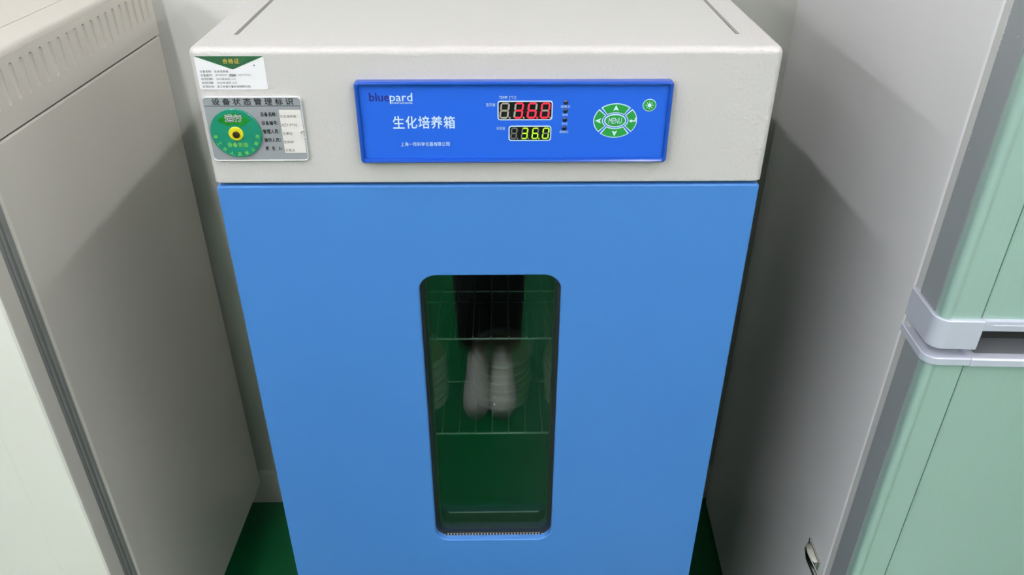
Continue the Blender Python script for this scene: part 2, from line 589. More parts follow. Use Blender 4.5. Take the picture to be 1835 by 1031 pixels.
def chars(mb, body, x0, x1, z0, z1, y, bold=0.0, mi=0, gap=0.06):
    """single characters spread over a width"""
    n = len(body)
    cw = (x1 - x0) / n
    for k, ch in enumerate(body):
        if ch == ' ':
            continue
        f = gap * cw
        if ch in '：:':
            add_text(mb, ':', x0 + k * cw + cw * .1, x0 + k * cw + cw * .28, z0 + (z1 - z0) * .1, z1 - (z1 - z0) * .2, y, bold, mi)
        elif ch == '一':
            zc = (z0 + z1) / 2
            add_text(mb, ch, x0 + k * cw + f, x0 + (k + 1) * cw - f, zc - (z1 - z0) * .045, zc + (z1 - z0) * .045, y, bold, mi)
        else:
            add_text(mb, ch, x0 + k * cw + f, x0 + (k + 1) * cw - f, z0, z1, y, bold, mi)
    return mb


# logo: rounded strokes
ptext('logo_lettering', 'blue', -0.1135, -0.0946, -0.0499, -0.0415, M['navy_print'], 0.014)
lg = MB()
add_text(lg, 'pard', -0.0940, -0.0725, T - 0.0525, T - 0.0418, Y1, 0.008)
pp(lg.build('logo_lettering', M['white_print'], recalc=False))
ptext('logo_lettering', 'instruments', -0.0922, -0.0726, -0.0524, -0.0504, M['white_print'], 0.01)
pp(chars(MB(), '生化培养箱', -0.0934, -0.0318, T - 0.0774, T - 0.0649, Y1, 0.012).build('title_lettering', M['white_print'], recalc=False))
pp(chars(MB(), '上海一恒科学仪器有限公司', -0.0870, -0.0383, T - 0.0958, T - 0.0916, Y1, 0.004).build('maker_lettering', M['white_print'], recalc=False))
ptext('temperature_lettering', 'TEMP', 0.0106, 0.0186, -0.0480, -0.0450, M['white_print'])
ptext('temperature_lettering', '[℃]', 0.0205, 0.0268, -0.0484, -0.0449, M['white_print'])
pp(chars(MB(), '显示值', -0.0022, 0.0070, T - 0.0552, T - 0.0522, Y1).build('display_lettering', M['white_print'], recalc=False))
pp(chars(MB(), '设定值', 0.0076, 0.0164, T - 0.0789, T - 0.0759, Y1).build('display_lettering', M['white_print'], recalc=False))


def display(x0, x1, z0, z1):
    mb = MB()
    mb.prism(rrect(x0, x1, T + z0, T + z1, .0028, 5), Y1, YP + .001, 0)
    mb.prism(rrect(x0 + .0011, x1 - .0011, T + z0 + .0011, T + z1 - .0011, .0020, 5), Y2, YP + .001, 1)
    return pp(mb.build('display_window', [M['white_print'], M['display']]))


display(0.0090, 0.0624, -0.0692, -0.0497)
display(0.0197, 0.0617, -0.0906, -0.0749)
SEGS = {'8': '', '3': 'abcdg', '6': 'acdefg', '0': 'abcdef'}


def digit(ch, x0, x1, z0, z1, dp, lit, off):
    mb = MB()
    w_, h_ = (x1 - x0) * .84, z1 - z0
    sl = (x1 - x0) * .16
    t = w_ * .19
    g = t * .12
    def P(x, z):
        return (x0 + x + sl * z / h_, T + z0 + z)
    def hseg(zc):
        return [P(t * .5 + g, zc), P(t + g, zc + t / 2), P(w_ - t - g, zc + t / 2), P(w_ - t * .5 - g, zc), P(w_ - t - g, zc - t / 2), P(t + g, zc - t / 2)]
    def vseg(xc, za, zb):
        return [P(xc, za + g), P(xc + t / 2, za + t / 2 + g), P(xc + t / 2, zb - t / 2 - g), P(xc, zb - g), P(xc - t / 2, zb - t / 2 - g), P(xc - t / 2, za + t / 2 + g)]
    hm = h_ / 2
    sg = {'a': hseg(h_ - t / 2), 'd': hseg(t / 2), 'g': hseg(hm), 'f': vseg(t / 2, hm, h_ - t / 2), 'b': vseg(w_ - t / 2, hm, h_ - t / 2),
          'e': vseg(t / 2, t / 2, hm), 'c': vseg(w_ - t / 2, t / 2, hm)}
    for k, poly in sg.items():
        mb.prism(poly, Y3, Y2 + .0001, 0 if k in SEGS[ch] else 1)
    c = P(w_ + t * .75, t * .45)
    mb.prism(ell(c[0], c[1], t * .55, t * .55, 10), Y3, Y2 + .0001, 0 if dp else 1)
    return pp(mb.build('display_digit', [lit, off]))


for ch, x0, x1, dp in (('8', .0104, .0212, 0), ('3', .0242, .0348, 0), ('6', .0370, .0480, 1), ('0', .0498, .0606, 0)):
    digit(ch, x0, x1, -0.0674, -0.0514, dp, M['seg_red'], M['seg_off'])
for ch, x0, x1, dp in (('8', .0212, .0288, 0), ('3', .0316, .0394, 0), ('6', .0420, .0498, 1), ('0', .0522, .0602, 0)):
    digit(ch, x0, x1, -0.0885, -0.0768, dp, M['seg_green'], M['seg_off2'])
for (x, z), tx, hw in zip(((.0749, -.0514), (.0747, -.0598), (.0745, -.0688), (.0742, -.0774)), ('自整定', '加热', '制冷', '照明灯'), (.0046, .0030, .0030, .0046)):
    pp(MB().lathe([(0.0024, 0.0), (0.0023, -.0007), (0.0016, -.0013), (0.0, -.0016)], (x, YP, T + z), 18, axis='Y').build('indicator_light', M['led']))
    pp(chars(MB(), tx, x - hw, x + hw, T + z - .0054, T + z - .0028, Y1).build('indicator_lettering', M['white_print'], recalc=False))

# keypad: four sectors around a MENU key
KC = (0.1238, T - 0.0700)
A, B = 0.0214, 0.0175


def sector(t0, t1, grow):
    o_ = [(KC[0] + (A + grow) * math.cos(R(t)), KC[1] + (B + grow) * math.sin(R(t))) for t in [t0 + (t1 - t0) * k / 14 for k in range(15)]]
    i_ = [(KC[0] + (0.0121 - grow) * math.cos(R(t)), KC[1] + (0.0077 - grow) * math.sin(R(t))) for t in [t1 - (t1 - t0) * k / 10 for k in range(11)]]
    return o_ + i_


def arrow(cx, cz, s, ang, kind='tri'):
    if kind == 'tri':
        pts = [(0, s), (-s * .8, -s * .75), (0, -s * .35), (s * .8, -s * .75)]
    else:
        pts = [(-s * 1.35, -s * .25), (-s * .35, s * .45), (-s * .35, 0), (s * .9, 0), (s * .9, s * 1.0), (s * 1.35, s * 1.0), (s * 1.35, -s * .5), (-s * .35, -s * .5), (-s * .35, -s * .95)]
    ca, sa = math.cos(ang), math.sin(ang)
    return [(cx + x * ca - z * sa, cz + x * sa + z * ca) for x, z in pts]


for nm, t0, t1, ar in (('up_key', 49, 131, arrow(KC[0], KC[1] + .0126, .0033, 0)), ('left_key', 139, 221, arrow(KC[0] - .0164, KC[1], .0033, R(90))),
                       ('down_key', 229, 311, arrow(KC[0], KC[1] - .0126, .0033, R(180))), ('enter_key', -41, 41, arrow(KC[0] + .0168, KC[1] + .0004, .0025, 0, 'ret'))):
    kb = MB()
    kb.prism(sector(t0 - 1, t1 + 1, .0), Y1, YP + .0005, 1)
    kb.prism(sector(t0 + 2.6, t1 - 2.6, -.00085), Y2, YP + .0005, 0)
    kb.prism(ar, Y3, Y2 + .0001, 1)
    pp(kb.build(nm, [M['key_green'], M['white_print']]))
kb = MB()
kb.prism(ell(*KC, .0108, .0068), Y1, YP + .0005, 1)
kb.prism(ell(*KC, .0097, .0057), Y2, YP + .0005, 0)
add_text(kb, 'MENU', KC[0] - .0063, KC[0] + .0063, KC[1] - .0029, KC[1] + .0029, Y3, 0.0, 1)
pp(kb.build('menu_key', [M['key_green'], M['white_print']], recalc=False))
kb = MB()
kc = (0.1559, T - 0.0545)
kb.prism(ell(*kc, .0066, .0062), Y1, YP + .0005, 1)
kb.prism(ell(*kc, .0060, .0056), Y2, YP + .0005, 0)
kb.prism(ell(*kc, .0019, .0019, 20), Y3, Y2 + .0001, 1)
for k in range(8):
    a = R(45 * k)
    c_, s_ = math.cos(a), math.sin(a)
    q = [(kc[0] + r_ * c_ - t_ * s_, kc[1] + r_ * s_ + t_ * c_) for r_, t_ in ((.0026, -.0003), (.0037, -.0003), (.0037, .0003), (.0026, .0003))]
    kb.prism(q, Y3, Y2 + .0001, 1)
pp(kb.build('light_key', [M['key_green'], M['white_print']]))

# ------------------------------------------------------------------ certificate sticker
cs = empty('certificate_sticker', (-0.242, 0, T - 0.040))
tag(cs, 'small white certificate sticker with a green triangle on the incubator corner', 'sticker')


def cp(o):
    return under(cs, o)


cx0, cx1, cz0, cz1 = -0.2743, -0.2097, T - 0.0397, T - 0.0077
cp(MB().prism(rrect(cx0, cx1, cz0, cz1, .002, 5), -.0003, .0).build('paper', M['paper']))
cp(MB().prism([(cx0 + .0006, cz1 - .0003), (cx0 + .0012, cz1 - .0001), (cx1 - .0012, cz1 - .0001), (cx1 - .0006, cz1 - .0006), ((cx0 + cx1) / 2 + .0020, T - .0203)], -.0005, -.0002).build('green_triangle', M['cert_green']))
cp(chars(MB(), '合格证', -.2484, -.2325, T - .0147, T - .0100, -.0007, .01).build('heading_lettering', M['gold_print'], recalc=False))
rows = [('设备名称：', '生化培养箱', -.2445), ('设备编号：', 'JMYQ03299', -.2450), ('检定日期：', '2024年08月13日', -.2390), ('有效日期：', '2025年08月12日', -.2385), ('检测机构：', '浙江中复计量检测有限公司', -.2262)]
for k, (a, b, xe) in enumerate(rows):
    zc = T - .0222 - k * .00365
    mb = MB()
    chars(mb, a, -.2716, -.2580, zc - .0012, zc + .0012, -.0005, .0)
    cp(mb.build('row_lettering', M['midgrey_print'], recalc=False))
    mb = MB()
    if k == 1:
        add_text(mb, b, -.2572, -.2465, zc - .0011, zc + .0011, -.0005)
        chars(mb, '管理编号', -.2442, -.2375, zc - .0012, zc + .0012, -.0005, .02)
        add_text(mb, '(', -.2449, -.2443, zc - .0014, zc + .0014, -.0005)
        add_text(mb, 'AZY-PY02)', -.2358, -.2240, zc - .0012, zc + .0012, -.0005)
    elif k in (2, 3):
        add_text(mb, b, -.2572, xe, zc - .0012, zc + .0012, -.0005)
    else:
        chars(mb, b, -.2578, xe, zc - .0012, zc + .0012, -.0005)
    cp(mb.build('row_lettering', M['grey_print'] if k in (1, 2, 3) else M['midgrey_print'], recalc=False))
cp(MB().prism(ell(-.2195, T - .0165, .0007, .0008, 8), -.0005, -.0002).build('mark', M['grey_print']))

# ------------------------------------------------------------------ status sign
sg = empty('status_sign', (-0.2268, 0, T - 0.1115))
tag(sg, 'silver equipment status sign with a round green dial stuck on the incubator', 'sign')


def sp_(o, root=sg):
    o.parent = root
    if root is sg:
        o.matrix_parent_inverse = Matrix.Translation(-sg.location)
    return o


sx0, sx1, sz0, sz1 = -0.2742, -0.1796, T - 0.1116, T - 0.0462
YS = -0.0030
sp_(MB().prism(rrect(sx0 + .0006, sx1 - .0006, sz0 + .0006, sz1 - .0006, .0035, 5), YS, 0.0).build('plate', M['silver']))
rm = MB()
r0 = lambda i: rrect(sx0 + i, sx1 - i, sz0 + i, sz1 - i, .004 - i * .5, 6)
rm.loft([xz(r0(0), -.0001), xz(r0(0), -.0031), xz(r0(.0004), -.0035), xz(r0(.0009), -.0031), xz(r0(.0009), YS + .0003), ], smooth=True)
sp_(rm.build('acrylic_edge', M['acrylic'], angle=60))
YT = YS - .0002
sp_(chars(MB(), '设备状态管理标识', -.2662, -.1858, T - .0540, T - .0474, YT, .022, 0, .14).build('heading_lettering', M['black_print'], recalc=False))
sp_(MB().box(sx0 + .001, sx1 - .001, YT, YS, T - .0553, T - .0548).build('heading_line', M['black_print']))
for k, tx in enumerate(('设备名称：', '设备编号：', '管理人员：', '操作人员：', '责 任 人：')):
    zc = T - .0634 - k * .00875
    sp_(chars(MB(), tx, -.2208, -.2020, zc - .0021, zc + .0021, YT, .022).build('row_lettering', M['black_print'], recalc=False))
sl = sp_(MB().prism([(-.2022, T - .0590), (-.1812, T - .0590), (-.1812, T - .1032), (-.2022, T - .1032)], YT, YS).build('paper_slip', M['slip']))
for k, tx in enumerate(('生化培养箱', 'AZY-PY02', '王惠宝', '张婷婷', '王惠宝')):
    zc = T - .0655 - k * .00875
    mb = MB()
    if k == 1:
        add_text(mb, tx, -.2018, -.1862, zc - .0014, zc + .0014, YT - .0002)
    else:
        chars(mb, tx, -.2020, -.2020 + .0030 * len(tx) + .001, zc - .0015, zc + .0015, YT - .0002)
    sp_(mb.build('slip_lettering', M['grey_print'], recalc=False), sl)
nt_ = MB()
for k in range(12):
    a0, a1 = R(90 + 15 * k), R(105 + 15 * k)
    nt_.prism([(-.1800 + r_ * math.cos(a), T - .0832 + r_ * math.sin(a)) for r_, a in ((.0036, a0), (.0041, a0), (.0041, a1), (.0036, a1))], YT - .0012, YS)
sp_(nt_.build('finger_notch', M['acrylic']))
DC = (-0.2466, T - 0.0822)
YD = -.0052
dl = sp_(MB().lathe([(.0248, YS), (.0248, YD + .0004), (.0244, YD), (0.0, YD)], (DC[0], 0, DC[1]), 48, axis='Y').build('dial', M['teal'], angle=30))
tag(dl, 'round teal green status dial')
fan = [(DC[0] + .0205 * math.cos(R(a)), DC[1] + .0205 * math.sin(R(a))) for a in range(40, 141, 5)] + \
      [(DC[0] + .0095 * math.cos(R(a)), DC[1] + .0095 * math.sin(R(a))) for a in range(130, 49, -8)]
sp_(MB().prism(fan, YD - .0002, YD).build('state_sector', M['run_green']), dl)
rb = MB()
chars(rb, '运行', -.2548, -.2382, T - .0698, T - .0632, YD - .0004, .075, 1)
chars(rb, '运行', -.2548, -.2382, T - .0698, T - .0632, YD - .0006, .018, 0)
sp_(rb.build('state_lettering', [M['black_print'], M['paper']], recalc=False), dl)
sp_(MB().lathe([(.0071, YD), (.0071, YD - .0006), (.0064, YD - .0012), (0.0, YD - .0012)], (DC[0], 0, DC[1]), 32, axis='Y').build('hub', M['yellow'], angle=30), dl)
sp_(MB().lathe([(.0036, YD - .001), (.0036, YD - .002), (.0028, YD - .0028), (0.0, YD - .003)], (DC[0] + .0004, 0, DC[1] - .0006), 12, axis='Y').build('screw', M['brass_dark']), dl)
mb = MB()
for k, ch in enumerate('非工作人员禁止转动'):
    th = R(186 + k * 168 / 8)
    x, z = DC[0] + .0204 * math.cos(th), DC[1] - .001 + .0204 * math.sin(th)
    add_text(mb, ch, x - .0018, x + .0018, z - .0019, z + .0019, YD - .0003, .006, 0, th + R(90))
sp_(mb.build('rim_lettering', M['lime_print'], recalc=False), dl)
sp_(chars(MB(), '设备状态', -.2572, -.2365, T - .0958, T - .0914, YD - .0003, .006).build('dial_lettering', M['lime_print'], recalc=False), dl)

# ------------------------------------------------------------------ wire shelves and petri dishes in the chamber
W_Y0, W_Y1 = 0.10, 0.44
WR = 0.0009
wire_src = MB().tube([(0, 0, 0), (0, W_Y1 - W_Y0 + .004, 0)], WR, 6).lathe([(0.0, -.0018), (.0015, -.0009), (.0018, 0), (.0015, .0009), (0.0, .0018)], (0, .0005, .0006), 8, axis='Y').build('wire', M['wire']).data
bpy.data.objects.remove(bpy.data.objects['wire'])
for zsh, lab in ((T - 0.406, 'upper chrome wire shelf behind the incubator window'), (T - 0.570, 'lower chrome wire shelf behind the incubator window, under the dishes')):
    sh = empty('wire_shelf', (0, 0.27, zsh))
    tag(sh, lab, 'shelf', 'wire shelves in the incubator')
    for y, nm in ((W_Y0, 'front_rail'), (0.216, 'cross_rail'), (0.33, 'cross_rail'), (W_Y1, 'rear_rail')):
        under(sh, MB().tube([(-0.223, y, zsh), (0.223, y, zsh)], 0.0017 if nm != 'cross_rail' else .0014, 8).build(nm, M['wire']))
    for k in range(-9, 10):
        o = bpy.data.objects.new('wire', wire_src)
        COL.objects.link(o)
        o.parent = sh
        o.location = (k * 0.0235 - .002, W_Y0 - .27 - .002, 0.0027)
Z0 = T - 0.570 + 0.0027 + WR
DR = 0.045


def dish_src():
    root = empty('petri_dish')
    MB().lathe([(DR - .003, .0003), (DR - .002, .0), (DR - .002, .0115), (DR - .0032, .0115), (DR - .0032, .0016), (0.0, .0016)], (0, 0, 0), 40).build('base', M['dish'], root)
    MB().lathe([(DR, .0045), (DR, .0135), (DR - .001, .0145), (0.0, .0145)], (0, 0, 0), 40).build('lid', M['dish'], root)
    MB().lathe([(DR - .0034, .0018), (DR - .0034, .0052), (0.0, .0052)], (0, 0, 0), 40).build('agar', M['agar'], root)
    return root


src = dish_src()
ordw = ['bottom', 'second from the bottom', 'third from the bottom', 'fourth from the bottom', 'fifth from the bottom', 'topmost']
first = True
for sx, sy, n, wname in ((0.012, 0.186, 6, 'middle stack behind the window'), (-0.112, 0.180, 6, 'stack at the left window edge'), (0.118, 0.172, 6, 'stack at the right window edge')):
    for k in range(n):
        o = src if first else copy_tree(src)
        first = False
        o.location = (sx + random.uniform(-.002, .002), sy + random.uniform(-.002, .002), Z0 + k * 0.01465)
        o.rotation_euler = (0, 0, random.uniform(0, 6))
        tag(o, 'clear petri dish, %s of the %s' % (ordw[k], wname), 'petri dish', 'petri dishes in the incubator')

# ------------------------------------------------------------------ power cord hanging behind the incubator
pc = MB()
ctrl = [(.20, .597, .70), (.26, .63, .66), (.36, .655, .60), (.44, .66, .51), (.475, .66, .42), (.485, .665, .32), (.47, .67, .15), (.44, .675, .01), (.30, .66, .006), (.1, .64, .006)]
pts = []
for i in range(len(ctrl) - 1):
    p0, p1, p2, p3 = [Vector(ctrl[max(0, min(len(ctrl) - 1, i + d))]) for d in (-1, 0, 1, 2)]
    for k in range(6):
        t = k / 6
        pts.append(0.5 * (2 * p1 + (p2 - p0) * t + (2 * p0 - 5 * p1 + 4 * p2 - p3) * t * t + (3 * p1 - p0 - 3 * p2 + p3) * t ** 3))
pc.tube(pts, 0.0045, 8)
tag(pc.build('power_cord', M['cord']), 'dark power cord hanging behind the incubator, mirrored in the fridge side', 'cord')

# ------------------------------------------------------------------ cabinet on the left
lc = empty('lab_cabinet', (-0.575, 0.662, 0), R(-2.2))
tag(lc, 'beige grey steel lab cabinet with a row of vent slots, left of the incubator', 'cabinet')
CB, CS, CT = 0.095, T - 0.160, T - 0.065
CWD = 0.70
VB = 0.522
cb = MB().bbox(-CWD, 0.0, -VB, 0.0, CB, CS - 0.0016, 0.003, 3).build('body', M['cabinet'], lc)
MB().box(-CWD + .004, -0.0035, -VB + .004, -.004, CS - .003, CS + .003).build('seam', M['seam'], lc)
# upper housing: core box, top, front, and the side panel with slots
VF = 0.58
up = MB()
up.box(-CWD, -0.012, -VF + .001, 0, CS + .0016, CT - .010)
up.build('upper_housing', M['cabinet'], lc)
tp = MB()
rtop = [(0.0, CT - .009), (-.0008, CT - .0045), (-.003, CT - .0015), (-.007, CT)]
tp.loft([[(x, y, z) for y in (0.0, -VF)] for x, z in [(-0.006, CT - .009)] + rtop + [(-.0555, CT)]], closed=False, smooth=True)
tp.loft([[(x, y, z) for y in (0.0, -VF)] for x, z in [(-.0555, CT), (-.0555, CT - .003), (-.0572, CT - .003), (-.0572, CT), (-CWD, CT), (-CWD, CT - .01)]], closed=False)
tp.loft([[(-CWD, -VF, CT - .01), (-.006, -VF, CT - .01)], [(-CWD, -VF, CT), (-.007, -VF, CT)]], closed=False)
top = tp.build('top_panel', M['cabinet_top'], lc, recalc=False)
# side panel with stadium holes (2D curve fill keeps the holes)
cu = bpy.data.curves.new('vent_panel', 'CURVE')
cu.dimensions = '2D'
cu.fill_mode = 'BOTH'
cu.extrude = 0.0007


def spl(pts2):
    s = cu.splines.new('POLY')
    s.points.add(len(pts2) - 1)
    for q, (a, b) in zip(s.points, pts2):
        q.co = (a, b, 0, 1)
    s.use_cyclic_u = True


pz0_, pz1_ = CS + .0016, CT - .0085
spl([(0.0, pz0_), (VF, pz0_), (VF, pz1_), (0.0, pz1_)])
SW, SZ0, SZ1 = 0.0042, T - 0.1300, T - 0.0835
slots = [0.022 + 0.0236 * k for k in range(23)]


def stad(vc, sc=1.0, n=6, zs=1.0):
    pts2 = []
    for k in range(n + 1):
        a = R(180 * k / n)
        pts2.append((vc + SW * sc * math.cos(a), SZ1 - SW + SW * sc * math.sin(a)))
    for k in range(n + 1):
        a = R(180 + 180 * k / n)
        pts2.append((vc + SW * sc * math.cos(a), SZ0 + SW + SW * sc * math.sin(a)))
    return pts2


for vc in slots:
    spl(stad(vc))
tmp = bpy.data.objects.new('vent_panel', cu)
COL.objects.link(tmp)
dg = bpy.context.evaluated_depsgraph_get()
dg.update()
me = bpy.data.meshes.new_from_object(tmp.evaluated_get(dg))
bpy.data.objects.remove(tmp)
for v in me.vertices:
    a, b, c = v.co
    v.co = (-0.0007 + c, -a, b)
me.materials.clear()
me.materials.append(M['cabinet'])
vp = bpy.data.objects.new('side_panel', me)
COL.objects.link(vp)
vp.parent = lc
# one pocket mesh shared by all slots
pk = MB()


def pl(sc, d0, d1):
    # deeper towards the top of the slot
    out = []
    for a, b in stad(0.0, sc):
        f = (b - SZ0) / (SZ1 - SZ0)
        out.append((-(d0 + (d1 - d0) * f), -a, b))
    return out


pk.loft([pl(1.12, 0.0016, 0.0016), pl(1.0, 0.0016, 0.0024), pl(0.85, 0.0018, 0.0062), pl(0.45, 0.0020, 0.0072)], cap1=True, smooth=True)
po = pk.build('vent_slot', M['cabinet'], lc)
for k, vc in enumerate(slots):
    o = po if k == 0 else po.copy()
    if k:
        COL.objects.link(o)
        o.parent = lc
    o.location = (0.0, -vc, 0)
# door gasket ribs and door
g = MB()
for v0, v1, i_, mi in ((VB - .002, VB + .008, .004, 0), (VB + .008, VB + .012, .010, 1), (VB + .012, VB + .017, .005, 0), (VB + .017, VB + .021, .010, 1), (VB + .021, VB + .030, .004, 0), (VB + .030, VB + .034, .010, 1)):
    g.bbox(-CWD + i_, -i_, -v1, -v0, CB + .02 + i_, CS - .006 - i_, .0012, 1, mi)
g.build('door_gasket', [M['gasket_cab'], M['gasket_dark']], lc)
DF = VB + .034
dr = MB()
prof = [(0.0, DF), (0.0, VF + .000), (-.0012, VF + .004), (-.004, VF + .0062), (-.008, VF + .007), (-.072, VF + .007), (-.0755, VF + .0055), (-.0790, VF + .0055)]
dr.loft([[(x, -v, z) for x, v in prof + [(-CWD, VF + .0055), (-CWD, DF)]] for z in (CB + .012, CS - .004)], cap0=True, cap1=True, smooth=True, mis=[0])
cd = dr.build('door', [M['cabinet_front'], M['cabinet']], lc, angle=25)
for pgn in cd.data.polygons:
    if pgn.normal.x > 0.9:
        pgn.material_index = 1
for sx in (-CWD + .06, -.06):
    for v in (.06, VB - .06):
        c_ = MB()
        c_.lathe([(.034, -.012), (.036, -.009), (.036, .009), (.034, .012)], (sx, -v, .036), 20, axis='X')
        c_.box(sx - .018, sx - .014, -v - .012, -v + .012, .03, CB + .001)
        c_.box(sx + .014, sx + .018, -v - .012, -v + .012, .03, CB + .001)
        c_.build('caster', M['rubber'], lc)

# ------------------------------------------------------------------ refrigerator on the right
rf = empty('refrigerator', (0.52, 0.66, 0), R(-2.5))
tag(rf, 'grey refrigerator with brushed pale green doors, right of the incubator', 'refrigerator')
FW, FB, FT = 0.60, 0.016, 1.74
VBD = 0.632
fb = MB().bbox(0, FW, -VBD, 0, FB, FT, .007, 5).build('body', M['fridge_side'], rf)
MB().box(.0010, FW - .001, -VBD - .013, -VBD + .002, FB + .02, FT - .01).build('door_gasket', M['gasket'], rf)
for sx in (.05, FW - .05):
    for v in (.05, VBD - .05):
        MB().lathe([(.02, 0), (.02, .01), (.012, .012), (.012, .02)], (sx, -v, 0), 14).build('foot', M['rubber'], rf)
VD0, VD1, VDF = 0.645, 0.686, 0.700
zu0, zl1 = T - 0.283, T - 0.343      # bottom of upper panel, top of lower panel


def fdoor(name, z0, z1, lab):
    b = MB()
    b.bbox(-.001, FW + .001, -VD1, -VD0, z0, z1, .002, 2)
    d = b.build(name, M['door_side'], rf)
    tag(d, lab)
    # edge strip with a rounded corner, then the main panel, a groove between them
    e = MB()
    prof = [(0.0005, VD1 - .001)]
    for k in range(11):
        a = R(125 * k / 10)
        prof.append((.0075 - .007 * math.cos(a), VDF - .0058 + .007 * math.sin(a)))
    prof += [(.0138, VDF - .0007), (.0155, VDF), (.0425, VDF), (.0442, VDF - .0028), (.0446, VD1 - .001)]
    e.loft([[(x, -v, z) for x, v in prof] for z in (z0 + .0004, z1 - .0004)], cap0=True, cap1=True, smooth=True)
    e.build('edge_strip', M['door_green'], d, angle=40)
    m_ = MB()
    prof = [(.0448, VD1 - .001), (.0454, VDF - .0028), (.0488, VDF), (FW - .01, VDF), (FW, VDF - .008), (FW, VD1 - .001)]
    m_.loft([[(x, -v, z) for x, v in prof] for z in (z0 + .0004, z1 - .0004)], cap0=True, cap1=True)
    m_.build('front_panel', M['door_green'], d)
    return d


ud = fdoor('freezer_door', zu0 - .002, FT - .004, 'upper pale green door')
ld = fdoor('lower_door', FB + .03, zl1 + .002, 'lower pale green door')


def wrap(off, vend=None, u1=.0465):
    """plan outline of a trim that wraps the door's left corner: list of (x, v)"""
    x0 = -off
    vf = VDF + off
    r = .016
    pts2 = [(x0, VBD + .003)]
    for k in range(9):
        a = R(90 * k / 8)
        pts2.append((x0 + r - r * math.cos(a), vf - r + r * math.sin(a)))
    pts2.append((u1, vf))
    return pts2


def wrap_solid(mb, off, z0, z1, u1=.0465, slope=0.0, mi=0, bev=.0012):
    back = [(u1, VDF - .03), (.03, VBD + .003)]
    def lp(o_, z):
        return [(x, -v, z) for x, v in wrap(o_, u1=u1) + back]
    mb.loft([lp(off - bev, z0), lp(off, z0 + bev), lp(off + slope, z1 - bev), lp(off + slope - bev, z1)], mi, True, True, True)


# upper trim: wrapped corner piece, then a thin band over the finger recess
t1 = MB()
wrap_solid(t1, .0045, T - .3215, T - .2835)
t1.build('corner_trim', M['trim'], ud, angle=40)
t2 = MB()
t2.bbox(.0462, FW, -VDF - .0045, -VDF + .02, T - .2965, T - .2825, .0018, 2)
t2.bbox(.056, FW - .01, -VDF - .0052, -VDF - .002, T - .2900, T - .2875, .0004, 1)
t2.build('handle_band', M['trim'], ud)
MB().box(.0466, FW, -VD1 + .018, -VD0, T - .330, T - .2830).build('recess_back', M['trim_dark'], ud)
MB().box(.0466, FW, -VDF + .004, -VD0, T - .2985, T - .2960).build('recess_roof', M['trim_dark'], ud)
# lower trim: ledge with a lip
t3 = MB()
wrap_solid(t3, .0045, T - .3440, T - .3335)
t3.build('corner_trim', M['trim'], ld, angle=40)
t4 = MB()
# ledge to the right with a scooped finger recess behind the lip
sc = []
for k in range(9):
    a = k / 8
    sc.append((VDF - .006 - .040 * a, T - .3330 - .011 * min(1.0, a * 3.5) ** 0.6))
prof = [(VDF + .0045, T - .3440), (VDF + .0060, T - .3425), (VDF + .0060, T - .3345), (VDF + .0045, T - .3325)] + sc + [(VD0, T - .3440), (VD0, T - .3450)]
# recess fades in with a rounded end
lps = []
for u_, dpt in ((.0462, 0), (.052, 0), (.056, .55), (.064, .9), (.078, 1), (FW, 1)):
    lps.append([(u_, -v, T - .3330 + (z - T + .3330) * (dpt if 4 <= i < 4 + len(sc) else 1)) for i, (v, z) in enumerate(prof)])
t4.loft(lps, cap0=True, cap1=True, smooth=True)
t4.build('handle_ledge', M['trim'], ld, angle=35)

# draw latch across body and lower door
lt = MB()
zl = T - 0.803
lt.bbox(-.003, .001, -.612, -.562, zl - .010, zl + .012, .001, 2)
lt.loft([[(-x, -v, z) for x, z in ((.003, zl - .007), (h, zl - .005), (h + .002, zl + .002), (h, zl + .008), (.003, zl + .010))] for v, h in ((.566, .004), (.575, .010), (.590, .013), (.604, .010), (.610, .006))], cap0=True, cap1=True, smooth=True)
for z in (zl - .007, zl + .010):
    lt.lathe([(.0032, 0), (.0028, -.002), (.0, -.003)], (-.003, -.571, z), 10, axis='X')
lt.tube([(-.012, -.590, zl + .007), (-.009, -.630, zl + .008), (-.008, -.648, zl + .006), (-.008, -.650, zl), (-.008, -.648, zl - .005), (-.009, -.630, zl - .006), (-.012, -.590, zl - .004)], .0016, 8)
tag(lt.build('latch', M['chrome'], rf), 'chrome draw latch')
lk = MB()
lk.bbox(-.0045, -.0005, -.672, -.648, zl - .011, zl + .013, .001, 2)
lk.loft([[(-.004, -v, zl - .008), (-.004 - h, -v, zl - .008), (-.004 - h, -v, zl + .010), (-.004, -v, zl + .010)] for v, h in ((.650, .002), (.654, .009), (.660, .010), (.668, .003))], cap0=True, cap1=True)
tag(lk.build('latch_keeper', M['chrome'], rf), 'chrome latch keeper')

# ------------------------------------------------------------------ the photographer, mirrored in the window glass
PX = -0.023


def skin(name, verts, edges, radii, sub=2, root=0):
    me = bpy.data.meshes.new(name)
    me.from_pydata(verts, edges, [])
    o = bpy.data.objects.new(name, me)
    COL.objects.link(o)
    md = o.modifiers.new('skin', 'SKIN')
    md.use_smooth_shade = True
    if not me.skin_vertices:
        me.skin_vertices.new()
    for i, r_ in enumerate(radii):
        rx, ry = r_ if isinstance(r_, tuple) else (r_, r_)
        me.skin_vertices[0].data[i].radius = (rx, ry)
        me.skin_vertices[0].data[i].use_root = (i == root)
    sb = o.modifiers.new('sub', 'SUBSURF')
    sb.levels = sub
    sb.render_levels = sub
    dg_ = bpy.context.evaluated_depsgraph_get()
    dg_.update()
    res = bpy.data.meshes.new_from_object(o.evaluated_get(dg_))
    bpy.data.objects.remove(o)
    vs = [v.co.copy() for v in res.vertices]
    fs = [list(q.vertices) for q in res.polygons]
    bpy.data.meshes.remove(res)
    return vs, fs


V, Eg, Rd = [], [], []


